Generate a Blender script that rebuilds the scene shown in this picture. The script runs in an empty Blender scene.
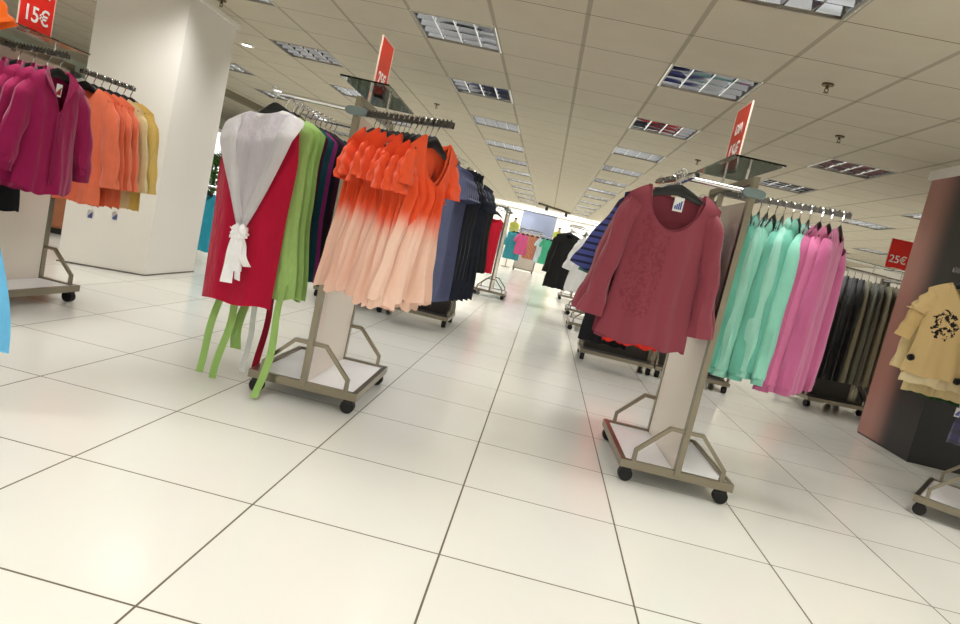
import bpy, bmesh, math, random
from mathutils import Vector, Matrix
PI = math.pi
S = bpy.context.scene
COL = S.collection
rnd = random.Random(7)
# ------------------------------------------------------------------ materials
def lin(c):
    return tuple(((v/255)/12.92 if v/255 <= .04045 else ((v/255+.055)/1.055)**2.4) for v in c)
class NT:
    def __init__(s, name):
        s.m = bpy.data.materials.new(name); s.m.use_nodes = True
        s.t = s.m.node_tree; s.b = s.t.nodes['Principled BSDF']
    def n(s, kind, **kw):
        o = s.t.nodes.new(kind)
        for k, v in kw.items(): setattr(o, k, v)
        return o
    def l(s, a, b): s.t.links.new(a, b)
    def math(s, op, a, b=None, c=None):
        o = s.n('ShaderNodeMath', operation=op)
        for i, v in enumerate((a, b, c)):
            if v is None: continue
            if isinstance(v, (int, float)): o.inputs[i].default_value = v
            else: s.l(v, o.inputs[i])
        return o.outputs[0]
    def mix(s, f, a, b):
        o = s.n('ShaderNodeMix', data_type='RGBA')
        if isinstance(f, (int, float)): o.inputs[0].default_value = f
        else: s.l(f, o.inputs[0])
        for i, v in ((6, a), (7, b)):
            if isinstance(v, tuple): o.inputs[i].default_value = (*v, 1)
            else: s.l(v, o.inputs[i])
        return o.outputs[2]
    def coord(s, k='Object'): return s.n('ShaderNodeTexCoord').outputs[k]
    def sep(s, v):
        o = s.n('ShaderNodeSeparateXYZ'); s.l(v, o.inputs[0]); return o.outputs
    def noise(s, v, scale, detail=2):
        o = s.n('ShaderNodeTexNoise'); s.l(v, o.inputs['Vector'])
        o.inputs['Scale'].default_value = scale; o.inputs['Detail'].default_value = detail
        return o.outputs[0]
    def bump(s, h, strength, dist=.002):
        o = s.n('ShaderNodeBump'); o.inputs['Strength'].default_value = strength
        o.inputs['Distance'].default_value = dist
        s.l(h, o.inputs['Height']); s.l(o.outputs[0], s.b.inputs['Normal'])
def plain(name, rgb, rough=.5, metal=0., spec=.5, raw=False):
    k = NT(name); c = rgb if raw else lin(rgb)
    k.b.inputs['Base Color'].default_value = (*c, 1)
    k.b.inputs['Roughness'].default_value = rough
    k.b.inputs['Metallic'].default_value = metal
    k.b.inputs['Specular IOR Level'].default_value = spec
    v = k.coord(); n = k.noise(v, 60, 2)
    k.l(k.math('MULTIPLY_ADD', n, .08, rough-.04), k.b.inputs['Roughness'])
    return k.m
FAB = {}
def fabric(rgb, rough=.8, var=.10, sheen=.25):
    key = (rgb, rough)
    if key in FAB: return FAB[key]
    k = NT('fabric_%d_%d_%d' % rgb); c = lin(rgb); v = k.coord()
    n = k.noise(v, 18, 3)
    a = tuple(x*(1-var) for x in c); b = tuple(min(1, x*(1+var)) for x in c)
    k.l(k.mix(n, a, b), k.b.inputs['Base Color'])
    k.b.inputs['Roughness'].default_value = rough
    k.b.inputs['Specular IOR Level'].default_value = .2
    k.b.inputs['Sheen Weight'].default_value = sheen
    mp = k.n('ShaderNodeMapping'); k.l(v, mp.inputs[0]); mp.inputs['Scale'].default_value = (1, 1, .32)
    w1 = k.noise(mp.outputs[0], 16, 2); w2 = k.noise(mp.outputs[0], 44, 2)
    k.bump(k.math('ADD', k.math('MULTIPLY', w1, 1.0), k.math('MULTIPLY', w2, .3)), .55, .022)
    FAB[key] = k.m
    return k.m
def ombre(name, top, low, z0, z1):
    k = NT(name); v = k.coord(); z = k.sep(v)[2]
    n = k.noise(v, 9, 2)
    z = k.math('MULTIPLY_ADD', n, .10, z)
    f = k.n('ShaderNodeMapRange', interpolation_type='SMOOTHSTEP')
    k.l(z, f.inputs[0]); f.inputs[1].default_value = z0+.05; f.inputs[2].default_value = z1+.05
    k.l(k.mix(f.outputs[0], lin(low), lin(top)), k.b.inputs['Base Color'])
    k.b.inputs['Roughness'].default_value = .75; k.b.inputs['Sheen Weight'].default_value = .2
    k.b.inputs['Specular IOR Level'].default_value = .2
    return k.m
def stripes(name, ground, line, period, zmax):
    k = NT(name); v = k.coord(); z = k.sep(v)[2]
    s = k.math('FRACT', k.math('DIVIDE', z, period))
    a = k.math('LESS_THAN', s, .36); b = k.math('LESS_THAN', z, zmax)
    k.l(k.mix(k.math('MAXIMUM', a, k.math('SUBTRACT', 1, b)), lin(ground), lin(line)), k.b.inputs['Base Color'])
    k.b.inputs['Roughness'].default_value = .8
    return k.m
def vstripes(name, a, b, period):
    k = NT(name); v = k.coord(); x = k.sep(v)[0]
    s = k.math('LESS_THAN', k.math('FRACT', k.math('DIVIDE', x, period)), .5)
    k.l(k.mix(s, lin(a), lin(b)), k.b.inputs['Base Color']); k.b.inputs['Roughness'].default_value = .8
    return k.m
def printed(name, ground, ink, cx, cz, rx, rz, scale, thr, strength=1.):
    """plain cloth with a print of blots and stems inside an oval on the front"""
    k = NT(name); v = k.coord(); x, y, z = k.sep(v)[:]
    dx = k.math('DIVIDE', k.math('SUBTRACT', x, cx), rx); dz = k.math('DIVIDE', k.math('SUBTRACT', z, cz), rz)
    r = k.math('ADD', k.math('MULTIPLY', dx, dx), k.math('MULTIPLY', dz, dz))
    ins = k.math('LESS_THAN', k.math('ADD', r, k.math('MULTIPLY', k.noise(v, 25, 2), 1.8)), 1.75)
    fr = k.math('LESS_THAN', y, 0.0)
    n = k.noise(v, scale, 3)
    blot = k.math('GREATER_THAN', n, thr)
    wv = k.n('ShaderNodeTexVoronoi', feature='DISTANCE_TO_EDGE'); k.l(v, wv.inputs['Vector']); wv.inputs['Scale'].default_value = scale*1.1
    stem = k.math('MULTIPLY', k.math('LESS_THAN', wv.outputs[0], .07), k.math('GREATER_THAN', n, .45))
    m = k.math('MULTIPLY', k.math('MULTIPLY', k.math('MAXIMUM', blot, stem), ins), fr)
    k.l(k.mix(k.math('MULTIPLY', m, strength), lin(ground), lin(ink)), k.b.inputs['Base Color'])
    k.b.inputs['Roughness'].default_value = .8; k.b.inputs['Sheen Weight'].default_value = .2
    k.b.inputs['Specular IOR Level'].default_value = .2
    return k.m
def plaid(name):
    k = NT(name); v = k.coord(); x, y, z = k.sep(v)[:]
    a = k.math('LESS_THAN', k.math('FRACT', k.math('MULTIPLY', x, 14)), .4)
    b = k.math('LESS_THAN', k.math('FRACT', k.math('MULTIPLY', z, 14)), .4)
    n = k.noise(v, 16, 3)
    c = k.mix(k.math('MULTIPLY', a, .6), lin((92, 88, 128)), lin((150, 150, 170)))
    k.l(k.mix(k.math('MULTIPLY', k.math('MULTIPLY', b, n), .8), c, lin((70, 80, 60))), k.b.inputs['Base Color'])
    k.b.inputs['Roughness'].default_value = .8
    return k.m

STEEL = plain('brushed_steel', (146, 138, 122), .30, 1.)
CHROME = plain('chrome', (225, 225, 228), .10, 1.)
DARKSTEEL = plain('dark_chrome', (120, 118, 118), .28, 1.)
PANEL = plain('laminate_panel', (236, 226, 214), .35)
WHITE = plain('white_laminate', (246, 246, 248), .3)
BLACK = plain('black_plastic', (10, 10, 11), .35)
RUBBER = plain('black_rubber', (14, 14, 15), .55)
PAINT = plain('white_paint', (240, 236, 230), .55)
PLATE = plain('grey_blue_plastic', (120, 138, 140), .3)
RED = plain('red_card', (240, 36, 26), .45)
REDSIDE = plain('red_card_satin', (222, 62, 38), .45)
LETTER = plain('white_lettering', (250, 250, 246), .5)
BACKING = plain('card_edge', (236, 205, 190), .5)
PAPER = plain('white_paper', (248, 248, 246), .6)
INK = plain('blue_ink', (70, 92, 170), .6)
REDINK = plain('red_ink', (170, 40, 40), .6)
def glass(name, tint, rough=0.02):
    k = NT(name)
    k.b.inputs['Base Color'].default_value = (*tint, 1)
    k.b.inputs['Transmission Weight'].default_value = 1
    k.b.inputs['IOR'].default_value = 1.45
    k.b.inputs['Roughness'].default_value = rough
    v = k.coord(); n = k.noise(v, 30, 1); k.l(k.math('MULTIPLY', n, rough*2), k.b.inputs['Roughness'])
    return k.m
GLASS = glass('shelf_glass', (.40, .50, .47))
def floor_mat():
    k = NT('glossy_floor_tile'); v = k.coord(); x, y, z = k.sep(v)[:]
    def edge(a):
        f = k.math('FRACT', k.math('DIVIDE', k.math('ADD', a, 60.0), .6))
        return k.math('MULTIPLY', k.math('MINIMUM', f, k.math('SUBTRACT', 1, f)), .6)
    e = k.math('MINIMUM', edge(x), edge(y))
    g = k.math('LESS_THAN', e, .0031)
    fl = k.n('ShaderNodeVectorMath', operation='FLOOR')
    sc = k.n('ShaderNodeVectorMath', operation='SCALE'); k.l(v, sc.inputs[0]); sc.inputs[3].default_value = 1/.6
    k.l(sc.outputs[0], fl.inputs[0])
    wn = k.n('ShaderNodeTexWhiteNoise'); k.l(fl.outputs[0], wn.inputs['Vector'])
    n = k.noise(v, 3, 4); sp = k.noise(v, 160, 1)
    base = k.mix(k.math('MULTIPLY_ADD', wn.outputs[0], .5, k.math('MULTIPLY', n, .5)), lin((219, 218, 209)), lin((227, 226, 219)))
    speck = k.math('GREATER_THAN', sp, .86)
    base = k.mix(k.math('MULTIPLY', speck, .35), base, lin((150, 140, 118)))
    k.l(k.mix(g, base, lin((96, 86, 66))), k.b.inputs['Base Color'])
    k.l(k.math('MULTIPLY_ADD', g, .4, k.math('MULTIPLY_ADD', n, .08, .13)), k.b.inputs['Roughness'])
    k.b.inputs['Specular IOR Level'].default_value = .5
    k.bump(k.math('SUBTRACT', 1, g), .4, .002)
    return k.m
GX, GY, GS, HC = .62125, 2.15287, .60258, 2.3416
def ceiling_mat():
    k = NT('ceiling_tiles'); v = k.coord(); x, y, z = k.sep(v)[:]
    def edge(a, o):
        f = k.math('FRACT', k.math('DIVIDE', k.math('ADD', a, 60*GS-o), GS))
        return k.math('MULTIPLY', k.math('MINIMUM', f, k.math('SUBTRACT', 1, f)), GS)
    bx = k.math('LESS_THAN', edge(x, GX), .014); by = k.math('LESS_THAN', edge(y, GY), .004)
    n = k.noise(v, 5, 3); sp = k.noise(v, 220, 2)
    base = k.mix(n, lin((194, 186, 167)), lin((204, 196, 178)))
    base = k.mix(k.math('MULTIPLY', k.math('GREATER_THAN', sp, .64), .25), base, lin((150, 138, 112)))
    base = k.mix(bx, base, lin((168, 160, 142)))
    base = k.mix(by, base, lin((118, 108, 88)))
    k.l(base, k.b.inputs['Base Color']); k.b.inputs['Roughness'].default_value = .9
    k.b.inputs['Specular IOR Level'].default_value = .1
    k.bump(k.math('SUBTRACT', 1, k.math('MAXIMUM', bx, by)), .5, .004)
    return k.m
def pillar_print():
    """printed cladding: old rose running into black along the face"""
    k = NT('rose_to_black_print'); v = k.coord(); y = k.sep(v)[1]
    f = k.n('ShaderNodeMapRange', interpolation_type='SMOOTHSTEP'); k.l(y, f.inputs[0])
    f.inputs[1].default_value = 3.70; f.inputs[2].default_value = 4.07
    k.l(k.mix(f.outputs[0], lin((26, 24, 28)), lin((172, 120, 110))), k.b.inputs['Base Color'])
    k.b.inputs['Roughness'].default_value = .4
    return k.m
# ------------------------------------------------------------------ mesh helpers
def link(name, bm, mat, parent=None, smooth=True, loc=(0, 0, 0)):
    bmesh.ops.recalc_face_normals(bm, faces=bm.faces)
    me = bpy.data.meshes.new(name); bm.to_mesh(me); bm.free()
    for m in (mat if isinstance(mat, (list, tuple)) else [mat]): me.materials.append(m)
    if smooth:
        for p in me.polygons: p.use_smooth = True
        try: me.set_sharp_from_angle(angle=math.radians(42))
        except Exception: pass
    o = bpy.data.objects.new(name, me); COL.objects.link(o); o.parent = parent; o.location = loc
    return o
def tag(o, label=None, cat=None, group=None, kind=None):
    if label: o['label'] = label
    if cat: o['category'] = cat
    if group: o['group'] = group
    if kind: o['kind'] = kind
    return o
def empty(name, loc=(0, 0, 0), rz=0., label=None, cat=None, group=None):
    o = bpy.data.objects.new(name, None); COL.objects.link(o)
    o.location = loc; o.rotation_euler = (0, 0, rz); o.empty_display_size = .05
    return tag(o, label, cat, group)
def box(bm, x0, x1, y0, y1, z0, z1, bev=0.):
    r = bmesh.ops.create_cube(bm, size=1)
    vs = r['verts']
    for v in vs:
        v.co = Vector(((x0+x1)/2+v.co.x*(x1-x0), (y0+y1)/2+v.co.y*(y1-y0), (z0+z1)/2+v.co.z*(z1-z0)))
    if bev:
        es = list({e for v in vs for e in v.link_edges})
        bmesh.ops.bevel(bm, geom=es, offset=bev, segments=2, affect='EDGES', profile=.5)
def mbox(*a, bev=0.):
    bm = bmesh.new(); box(bm, *a, bev=bev); return bm
def tube(bm, pts, r, n=8, square=False, cap=True):
    pts = [Vector(p) for p in pts]; rings = []
    ref = None
    for i, p in enumerate(pts):
        if i == 0: t = pts[1]-p
        elif i == len(pts)-1: t = p-pts[i-1]
        else: t = (pts[i+1]-p).normalized()+(p-pts[i-1]).normalized()
        t.normalize()
        if ref is None: ref = Vector((0, 0, 1)) if abs(t.z) < .9 else Vector((0, 1, 0))
        a = t.cross(ref)
        if a.length < 1e-4: a = t.cross(Vector((1, 0, 0)))
        a.normalize(); b = a.cross(t).normalized(); ref = b
        k = 1.0
        if 0 < i < len(pts)-1:
            c = (pts[i+1]-p).normalized().dot(t); k = 1/max(.5, c)
        rr = r[i] if isinstance(r, (list, tuple)) else r
        m = 4 if square else n; ring = []
        for j in range(m):
            an = 2*PI*(j+.5)/m
            q = 1.414 if square else 1
            ring.append(bm.verts.new(p+(a*math.cos(an)+b*math.sin(an))*rr*q))
        rings.append(ring)
    for A, B in zip(rings, rings[1:]):
        m = len(A)
        for j in range(m): bm.faces.new((A[j], A[(j+1) % m], B[(j+1) % m], B[j]))
    if cap:
        bm.faces.new(rings[0][::-1]); bm.faces.new(rings[-1])
def mtube(pts, r, n=8, square=False):
    bm = bmesh.new(); tube(bm, pts, r, n, square); return bm
def cyl(bm, c, axis, r, h, n=16):
    a = Vector(c); d = Vector(axis).normalized()*h/2
    tube(bm, [a-d, a+d], r, n)
def loft(bm, rings, close=False, caps=False):
    vr = [[bm.verts.new(p) for p in r] for r in rings]
    for A, B in zip(vr, vr[1:]):
        m = len(A)
        for j in range(m if not close else m):
            if not close and j == m-1: continue
            bm.faces.new((A[j], A[(j+1) % m], B[(j+1) % m], B[j]))
    if caps:
        bm.faces.new(vr[0][::-1]); bm.faces.new(vr[-1])
def prism(bm, poly, z0, z1):
    a = [bm.verts.new((x, y, z0)) for x, y in poly]; b = [bm.verts.new((x, y, z1)) for x, y in poly]
    bm.faces.new(a[::-1]); bm.faces.new(b)
    for i in range(len(a)):
        j = (i+1) % len(a); bm.faces.new((a[i], a[j], b[j], b[i]))
def interp(keys, t):
    if t <= keys[0][0]: return keys[0][1]
    for (a, va), (b, vb) in zip(keys, keys[1:]):
        if t <= b:
            f = (t-a)/(b-a) if b > a else 1
            f = f*f*(3-2*f); return va+(vb-va)*f
    return keys[-1][1]
KIDS = None
def copy_tree(o, parent=None):
    c = o.copy(); COL.objects.link(c); c.parent = parent
    for ch in list(o.children): copy_tree(ch, c)
    return c
TXT = {}
def text_mesh(s, size):
    cu = bpy.data.curves.new('text', 'FONT'); cu.body = s; cu.size = size; cu.extrude = .0008
    cu.align_x = 'CENTER'; cu.offset = size*.012
    o = bpy.data.objects.new('text', cu); COL.objects.link(o)
    bpy.context.view_layer.update()
    me = bpy.data.meshes.new_from_object(o.evaluated_get(bpy.context.evaluated_depsgraph_get()))
    bpy.data.objects.remove(o); me.materials.clear()
    return me
# ------------------------------------------------------------------ garments (local frame: x across, front = -y, z=0 at the hem)
def body_bm(H, keys, sd=.04, nw=.075, nf=.09, nb=.015, D=.05, D0=.02, amp=.008, k=9., seed=0, hemwave=.006, shape='U',
            rows=26, cols=40, drop=0., gather=0.):
    R = random.Random(seed); ph = [R.uniform(0, 6.28) for _ in range(8)]
    bm = bmesh.new(); sw = keys[0][1]
    us = sorted(set([-1+2*i/cols for i in range(cols+1)]+[-nw/sw, nw/sw]))
    for sgn, nd in ((-1, nf), (1, nb)):
        grid = []
        for i in range(rows+1):
            v = (i/rows)**1.15; row = []
            for u in us:
                x0 = sw*u; ax = abs(x0)
                if ax < nw-1e-6:
                    q = ax/nw
                    zt = H-nd*((1-q*q)**.5 if shape == 'U' else (1-q))
                else:
                    zt = H-sd*(max(0, ax-nw)/max(1e-6, sw-nw))**1.3
                hz = hemwave*math.sin(k*u*1.3+ph[0]+(sgn+1))+drop*(1-u*u)*(-1)
                z = zt+(hz-zt)*v; t = min(1, max(0, (H-z)/H))
                w = interp(keys, t); x = w*u
                edge = max(0, 1-abs(u)**2.6)
                d = (D0+(D-D0)*min(1, t/.35))*edge
                dist = zt-z
                if ax >= nw-1e-6: d *= min(1, max(0, dist)/.045)**.5
                s = min(1, max(0, (t-.10)/.9))**.8*edge
                p = ph[1] if sgn < 0 else ph[4]
                fo = amp*s*(math.sin(k*u+p+1.5*t)+.55*math.sin(1.9*k*u+ph[2]-2*t)+.35*math.sin(3.3*k*u+ph[3]))
                fo += gather*math.exp(-((t-.36)/.09)**2)*math.sin(22*u+ph[5]*sgn)*edge
                y = sgn*d+fo
                x += amp*.5*s*math.sin(7*t+ph[6])
                row.append(bm.verts.new((x, y, z)))
            grid.append(row)
        for A, B in zip(grid, grid[1:]):
            for j in range(len(us)-1): bm.faces.new((A[j], A[j+1], B[j+1], B[j]))
    bmesh.ops.remove_doubles(bm, verts=bm.verts, dist=2e-4)
    return bm
def sleeve_bm(side, path, seed=0, amp=.003, n=16):
    """path rows: x, z, half width across, half depth, y"""
    R = random.Random(seed+side); ph = [R.uniform(0, 6.28) for _ in range(4)]
    # resample
    P = []
    for (a, b) in zip(path, path[1:]):
        for i in range(5): P.append([a[j]+(b[j]-a[j])*i/5 for j in range(5)])
    P.append(list(path[-1])); rings = []
    for i, p in enumerate(P):
        q0 = P[max(0, i-1)]; q1 = P[min(len(P)-1, i+1)]
        t = Vector((q1[0]-q0[0], 0, q1[1]-q0[1])).normalized()
        nrm = Vector((t.z, 0, -t.x))
        s = i/(len(P)-1); ring = []
        for j in range(n):
            a = 2*PI*j/n
            rip = 1+.10*s*math.sin(5*a+ph[0])+.05*math.sin(3*a+ph[1]+6*s)
            cr = amp*math.sin(17*s+ph[2]+2*math.sin(a))
            c = Vector((p[0], p[4], p[1]))
            v = c+nrm*(p[2]*math.cos(a)*rip+cr)+Vector((0, 1, 0))*(p[3]*math.sin(a)*rip)
            v.x *= side
            ring.append(v)
        rings.append(ring)
    bm = bmesh.new(); loft(bm, rings, close=True)
    return bm
def band_bm(nw, nf, nb, H, D, shape='U', r=.006):
    bm = bmesh.new(); pts = []
    n = 14
    for sgn, nd in ((-1, nf), (1, nb)):
        for i in range(n):
            q = -1+2*i/n if sgn < 0 else 1-2*i/n
            z = H-nd*(max(0, 1-q*q)**.5 if shape == 'U' else 1-abs(q))
            pts.append(Vector((q*nw, sgn*D*(1-abs(q)**2.6*.5)*(1 if abs(q) < .999 else 0.3), z)))
    rings = []
    m = len(pts)
    for i, p in enumerate(pts):
        t = (pts[(i+1) % m]-pts[i-1]).normalized(); a = t.cross(Vector((0, 1, 0))).normalized(); b = a.cross(t)
        rings.append([p+a*r*1.5*math.cos(2*PI*j/6)+b*r*.6*math.sin(2*PI*j/6) for j in range(6)])
    rings.append(rings[0]); loft(bm, rings, close=True)
    bmesh.ops.remove_doubles(bm, verts=bm.verts, dist=1e-5)
    return bm
def tag_part(parent, loc, w=.035, h=.055, mark=None, rz=0.):
    t = link('price_tag', mbox(-w/2, w/2, -.001, .001, -h, 0), PAPER, parent, False, loc)
    t.rotation_euler = (.05, 0, rz); t['label'] = 'white card price tag'
    if mark:
        bm = bmesh.new()
        for i in range(4): box(bm, -w*.36+i*w*.19, -w*.36+i*w*.19+w*.15, -.0022, -.001, -h*.85, -h*(.6-.12*i))
        link('printed_mark', bm, mark, t, False)
    return t
GK = {}
def garment(key, name, H, keys, mat, sleeves=None, band=None, extra=None, sleeve_mat=None, **kw):
    root = empty(name); seed = kw.pop('seed', hash(key) % 1000 if False else len(GK)*17+3)
    link('body', body_bm(H, keys, seed=seed, **kw), mat, root)
    if sleeves:
        for s in (-1, 1): link('sleeve', sleeve_bm(s, sleeves, seed, .005), sleeve_mat or mat, root)
    if band:
        link('neckband', band_bm(kw.get('nw', .075), kw.get('nf', .09), kw.get('nb', .015), H, kw.get('D0', .02), kw.get('shape', 'U'), .006), band, root)
    if extra: extra(root, H)
    GK[key] = [root, False]
    return root
ALLG = []
def use(key, loc, rz, label, cat, group=None):
    """first use moves the prototype, later ones copy it with all of its parts"""
    p = GK[key]
    if not p[1]: p[1] = True; o = p[0]
    else: o = copy_tree(p[0])
    o.location = loc; o.rotation_euler = (0, 0, rz)
    for k_ in ('label', 'category', 'group'):
        if k_ in o: del o[k_]
    tag(o, label, cat, group)
    ALLG.append(o); return o
# hangers -----------------------------------------------------------------
def make_hanger(w):
    h = empty('clothes_hanger')               # origin at the rail it hooks over
    bm = bmesh.new()
    pts = [(.017*math.cos(a), 0, -.004+.017*math.sin(a)) for a in [PI*1.05-(PI*1.35)*i/9 for i in range(10)]]
    pts += [(.006, 0, -.03), (0, 0, -.042), (0, 0, -.07)]
    tube(bm, pts, .0026, 6); link('hook', bm, CHROME, h)
    bm = bmesh.new(); rings = []
    for i in range(25):
        u = -1+i/12; x = u*w/2; z = -.082-.066*abs(u)**1.25
        hh = .006+.020*(1-abs(u)**1.2); th = .006+.002*abs(u)
        rings.append([Vector((x, th*math.cos(a), z+hh*math.sin(a))) for a in [2*PI*j/8 for j in range(8)]])
    loft(bm, rings, close=True, caps=True)
    link('shoulder_bar', bm, BLACK, h)
    return h
HANGS = {}; SW = {}
def hang(key, x, y, rail, rz, label, cat, group=None, drop=.08, hl=None, dz=0., tilt=0., htilt=None):
    """hang one garment (top of its shoulders drop below the rail) on its own hanger"""
    o = use(key, (x, y, rail-drop-HT[key]+dz), rz, label, cat, group)
    o.rotation_euler = (0, tilt, rz)
    w_ = round(max(.22, 2*SW.get(key, .19)-.06), 2)
    if w_ not in HANGS: h = HANGS[w_] = make_hanger(w_)
    else: h = copy_tree(HANGS[w_])
    h.location = (x, y, rail+.004); h.rotation_euler = (0, tilt if htilt is None else htilt, rz)
    for k_ in ('label', 'category', 'group'):
        if k_ in h: del h[k_]
    tag(h, 'black hanger holding the '+(hl or label), 'hanger', 'black clothes hangers')
    return o
HT = {}
def G(key, name, H, *a, **kw):
    HT[key] = H; SW[key] = a[0][0][1]; return garment(key, name, H, *a, **kw)
ORD = ['first', 'second', 'third', 'fourth', 'fifth', 'sixth', 'seventh', 'eighth', 'ninth', 'tenth', 'eleventh', 'twelfth', 'thirteenth', 'fourteenth', 'fifteenth', 'sixteenth']
# ------------------------------------------------------------------ camera
UN = .6
yaw, pitch, roll, FPX = -.0754, -.1137, .2253, 673.27
CAM = Vector((.70288, -1.94486, .97219))
cy, sy, cp, sp, cr, sr = math.cos(yaw), math.sin(yaw), math.cos(pitch), math.sin(pitch), math.cos(roll), math.sin(roll)
d = Vector((sy*cp, cy*cp, sp)); r0 = Vector((cy, -sy, 0)); u0 = r0.cross(d)
rv = cr*r0+sr*u0; uv = -sr*r0+cr*u0
cd = bpy.data.cameras.new('camera'); cam = bpy.data.objects.new('camera', cd); COL.objects.link(cam)
cd.sensor_width = 36; cd.sensor_fit = 'HORIZONTAL'; cd.lens = FPX*36/960; cd.clip_start = .05; cd.clip_end = 200
cam.matrix_world = Matrix(((rv.x, uv.x, -d.x, CAM.x), (rv.y, uv.y, -d.y, CAM.y), (rv.z, uv.z, -d.z, CAM.z), (0, 0, 0, 1)))
S.camera = cam
# ------------------------------------------------------------------ the setting
X0, X1, Y0, Y1 = -8.4, 9.0, -5.0, 23.4
def struct(name, bm, mat, smooth=False, label=None):
    o = link(name, bm, mat, None, smooth); o['kind'] = 'structure'
    if label: o['label'] = label
    return o
struct('floor', mbox(X0, X1, Y0, Y1, -.08, 0), floor_mat(), label='glossy off-white square floor tiles with dark joints')
LIGHT_C = (-8, -5, -2, 1, 4, 7, 10)
LIGHT_R = [1+3*k for k in range(-4, 12)]
cells = {(c, r) for c in LIGHT_C for r in LIGHT_R if not (c == 7 and 0 < r < 5) and (c, r) != (4, 1)}
bm = bmesh.new()
nx0 = math.floor((X0-GX)/GS); nx1 = math.ceil((X1-GX)/GS); ny0 = math.floor((Y0-GY)/GS); ny1 = math.ceil((Y1-GY)/GS)
vc = {}
def cv(i, j):
    if (i, j) not in vc:
        vc[(i, j)] = bm.verts.new((min(X1, max(X0, GX+i*GS)), min(Y1, max(Y0, GY+j*GS)), HC))
    return vc[(i, j)]
for i in range(nx0, nx1):
    for j in range(ny0, ny1):
        if (i, j) in cells: continue
        bm.faces.new((cv(i, j), cv(i, j+1), cv(i+1, j+1), cv(i+1, j)))
struct('ceiling', bm, ceiling_mat(), label='suspended ceiling of square beige tiles in a metal grid')
struct('wall_back', mbox(X0, X1, Y1, Y1+.1, 0, HC+.3), PAINT)
struct('wall_right', mbox(X1, X1+.1, Y0, Y1, 0, HC+.3), PAINT)
struct('wall_front', mbox(X0, X1, Y0-.1, Y0, 0, HC+.3), PAINT)
WY0, WY1, WZ0, WZ1 = 11.4, 16.6, .25, 2.1
bm = bmesh.new()
box(bm, X0-.1, X0, Y0, WY0, 0, HC+.3); box(bm, X0-.1, X0, WY1, Y1, 0, HC+.3)
box(bm, X0-.1, X0, WY0, WY1, 0, WZ0); box(bm, X0-.1, X0, WY0, WY1, WZ1, HC+.3)
struct('wall_left', bm, PAINT)
bm = bmesh.new()
for a, b, c, e in ((WY0, WY0+.07, WZ0, WZ1), (WY1-.07, WY1, WZ0, WZ1), (WY0, WY1, WZ0, WZ0+.07), (WY0, WY1, WZ1-.07, WZ1), (13.96, 14.04, WZ0, WZ1)):
    box(bm, X0-.08, X0+.02, a, b, c, e)
win = struct('window_1', bm, PAINT, label='wide shop window behind the palm at the far left')
link('pane', mbox(X0-.05, X0-.044, WY0+.05, WY1-.05, WZ0+.05, WZ1-.05), glass('window_glass', (.95, .98, .97)), win, False)
# white pillar
PL = [(-3.097, 3.122), (-2.518, 3.391), (-2.539, 4.218), (-3.12, 3.95)]
bm = bmesh.new(); prism(bm, PL, 0, HC); struct('pillar_1', bm, PAINT, label='square white painted pillar beside the magenta shirts')
bm = bmesh.new()
cx = sum(p[0] for p in PL)/4; cyy = sum(p[1] for p in PL)/4
PO = [(cx+(x-cx)*1.07, cyy+(y-cyy)*1.07) for x, y in PL]
prism(bm, PO, HC-.035, HC-.001); struct('trim_1', bm, PAINT, label='thin cornice around the top of the white pillar')
bm = bmesh.new(); PB = [(cx+(x-cx)*1.012, cyy+(y-cyy)*1.012) for x, y in PL]
prism(bm, PB, 0.0, .012); struct('baseboard_pillar', bm, plain('dark_joint', (110, 104, 96), .6))
# rose and black pillar
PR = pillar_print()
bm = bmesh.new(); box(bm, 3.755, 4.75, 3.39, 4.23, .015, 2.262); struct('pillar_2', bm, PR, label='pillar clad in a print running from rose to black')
bm = bmesh.new(); box(bm, 3.73, 4.78, 3.365, 4.255, 2.262, HC-.001); struct('trim_2', bm, PAINT, label='pale band between the rose pillar and the ceiling')
bm = bmesh.new(); box(bm, 3.76, 4.745, 3.395, 4.225, 0, .015); struct('baseboard_pillar', bm, BLACK)
# dark ceiling beam at the left
bm = bmesh.new(); box(bm, -5.15, -4.98, 6.2, 11.2, HC-.09, HC-.001); struct('trim_3', bm, plain('dark_beige_beam', (120, 112, 90), .8), label='dark beam under the ceiling beyond the white pillar')
bm = bmesh.new(); box(bm, X0, X0+.25, Y0, Y1, 2.12, HC-.001); struct('trim_4', bm, plain('grey_green_band', (170, 178, 160), .7))
bm = bmesh.new(); box(bm, -2.4, 2.6, 23.15, 23.38, 2.18, HC-.001); struct('trim_5', bm, PAINT)
bm = bmesh.new(); box(bm, 2.9, 3.0, 9.0, 22.8, HC-.06, HC-.001); struct('trim_6', bm, PAINT, label='white strip running under the far ceiling')
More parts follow.
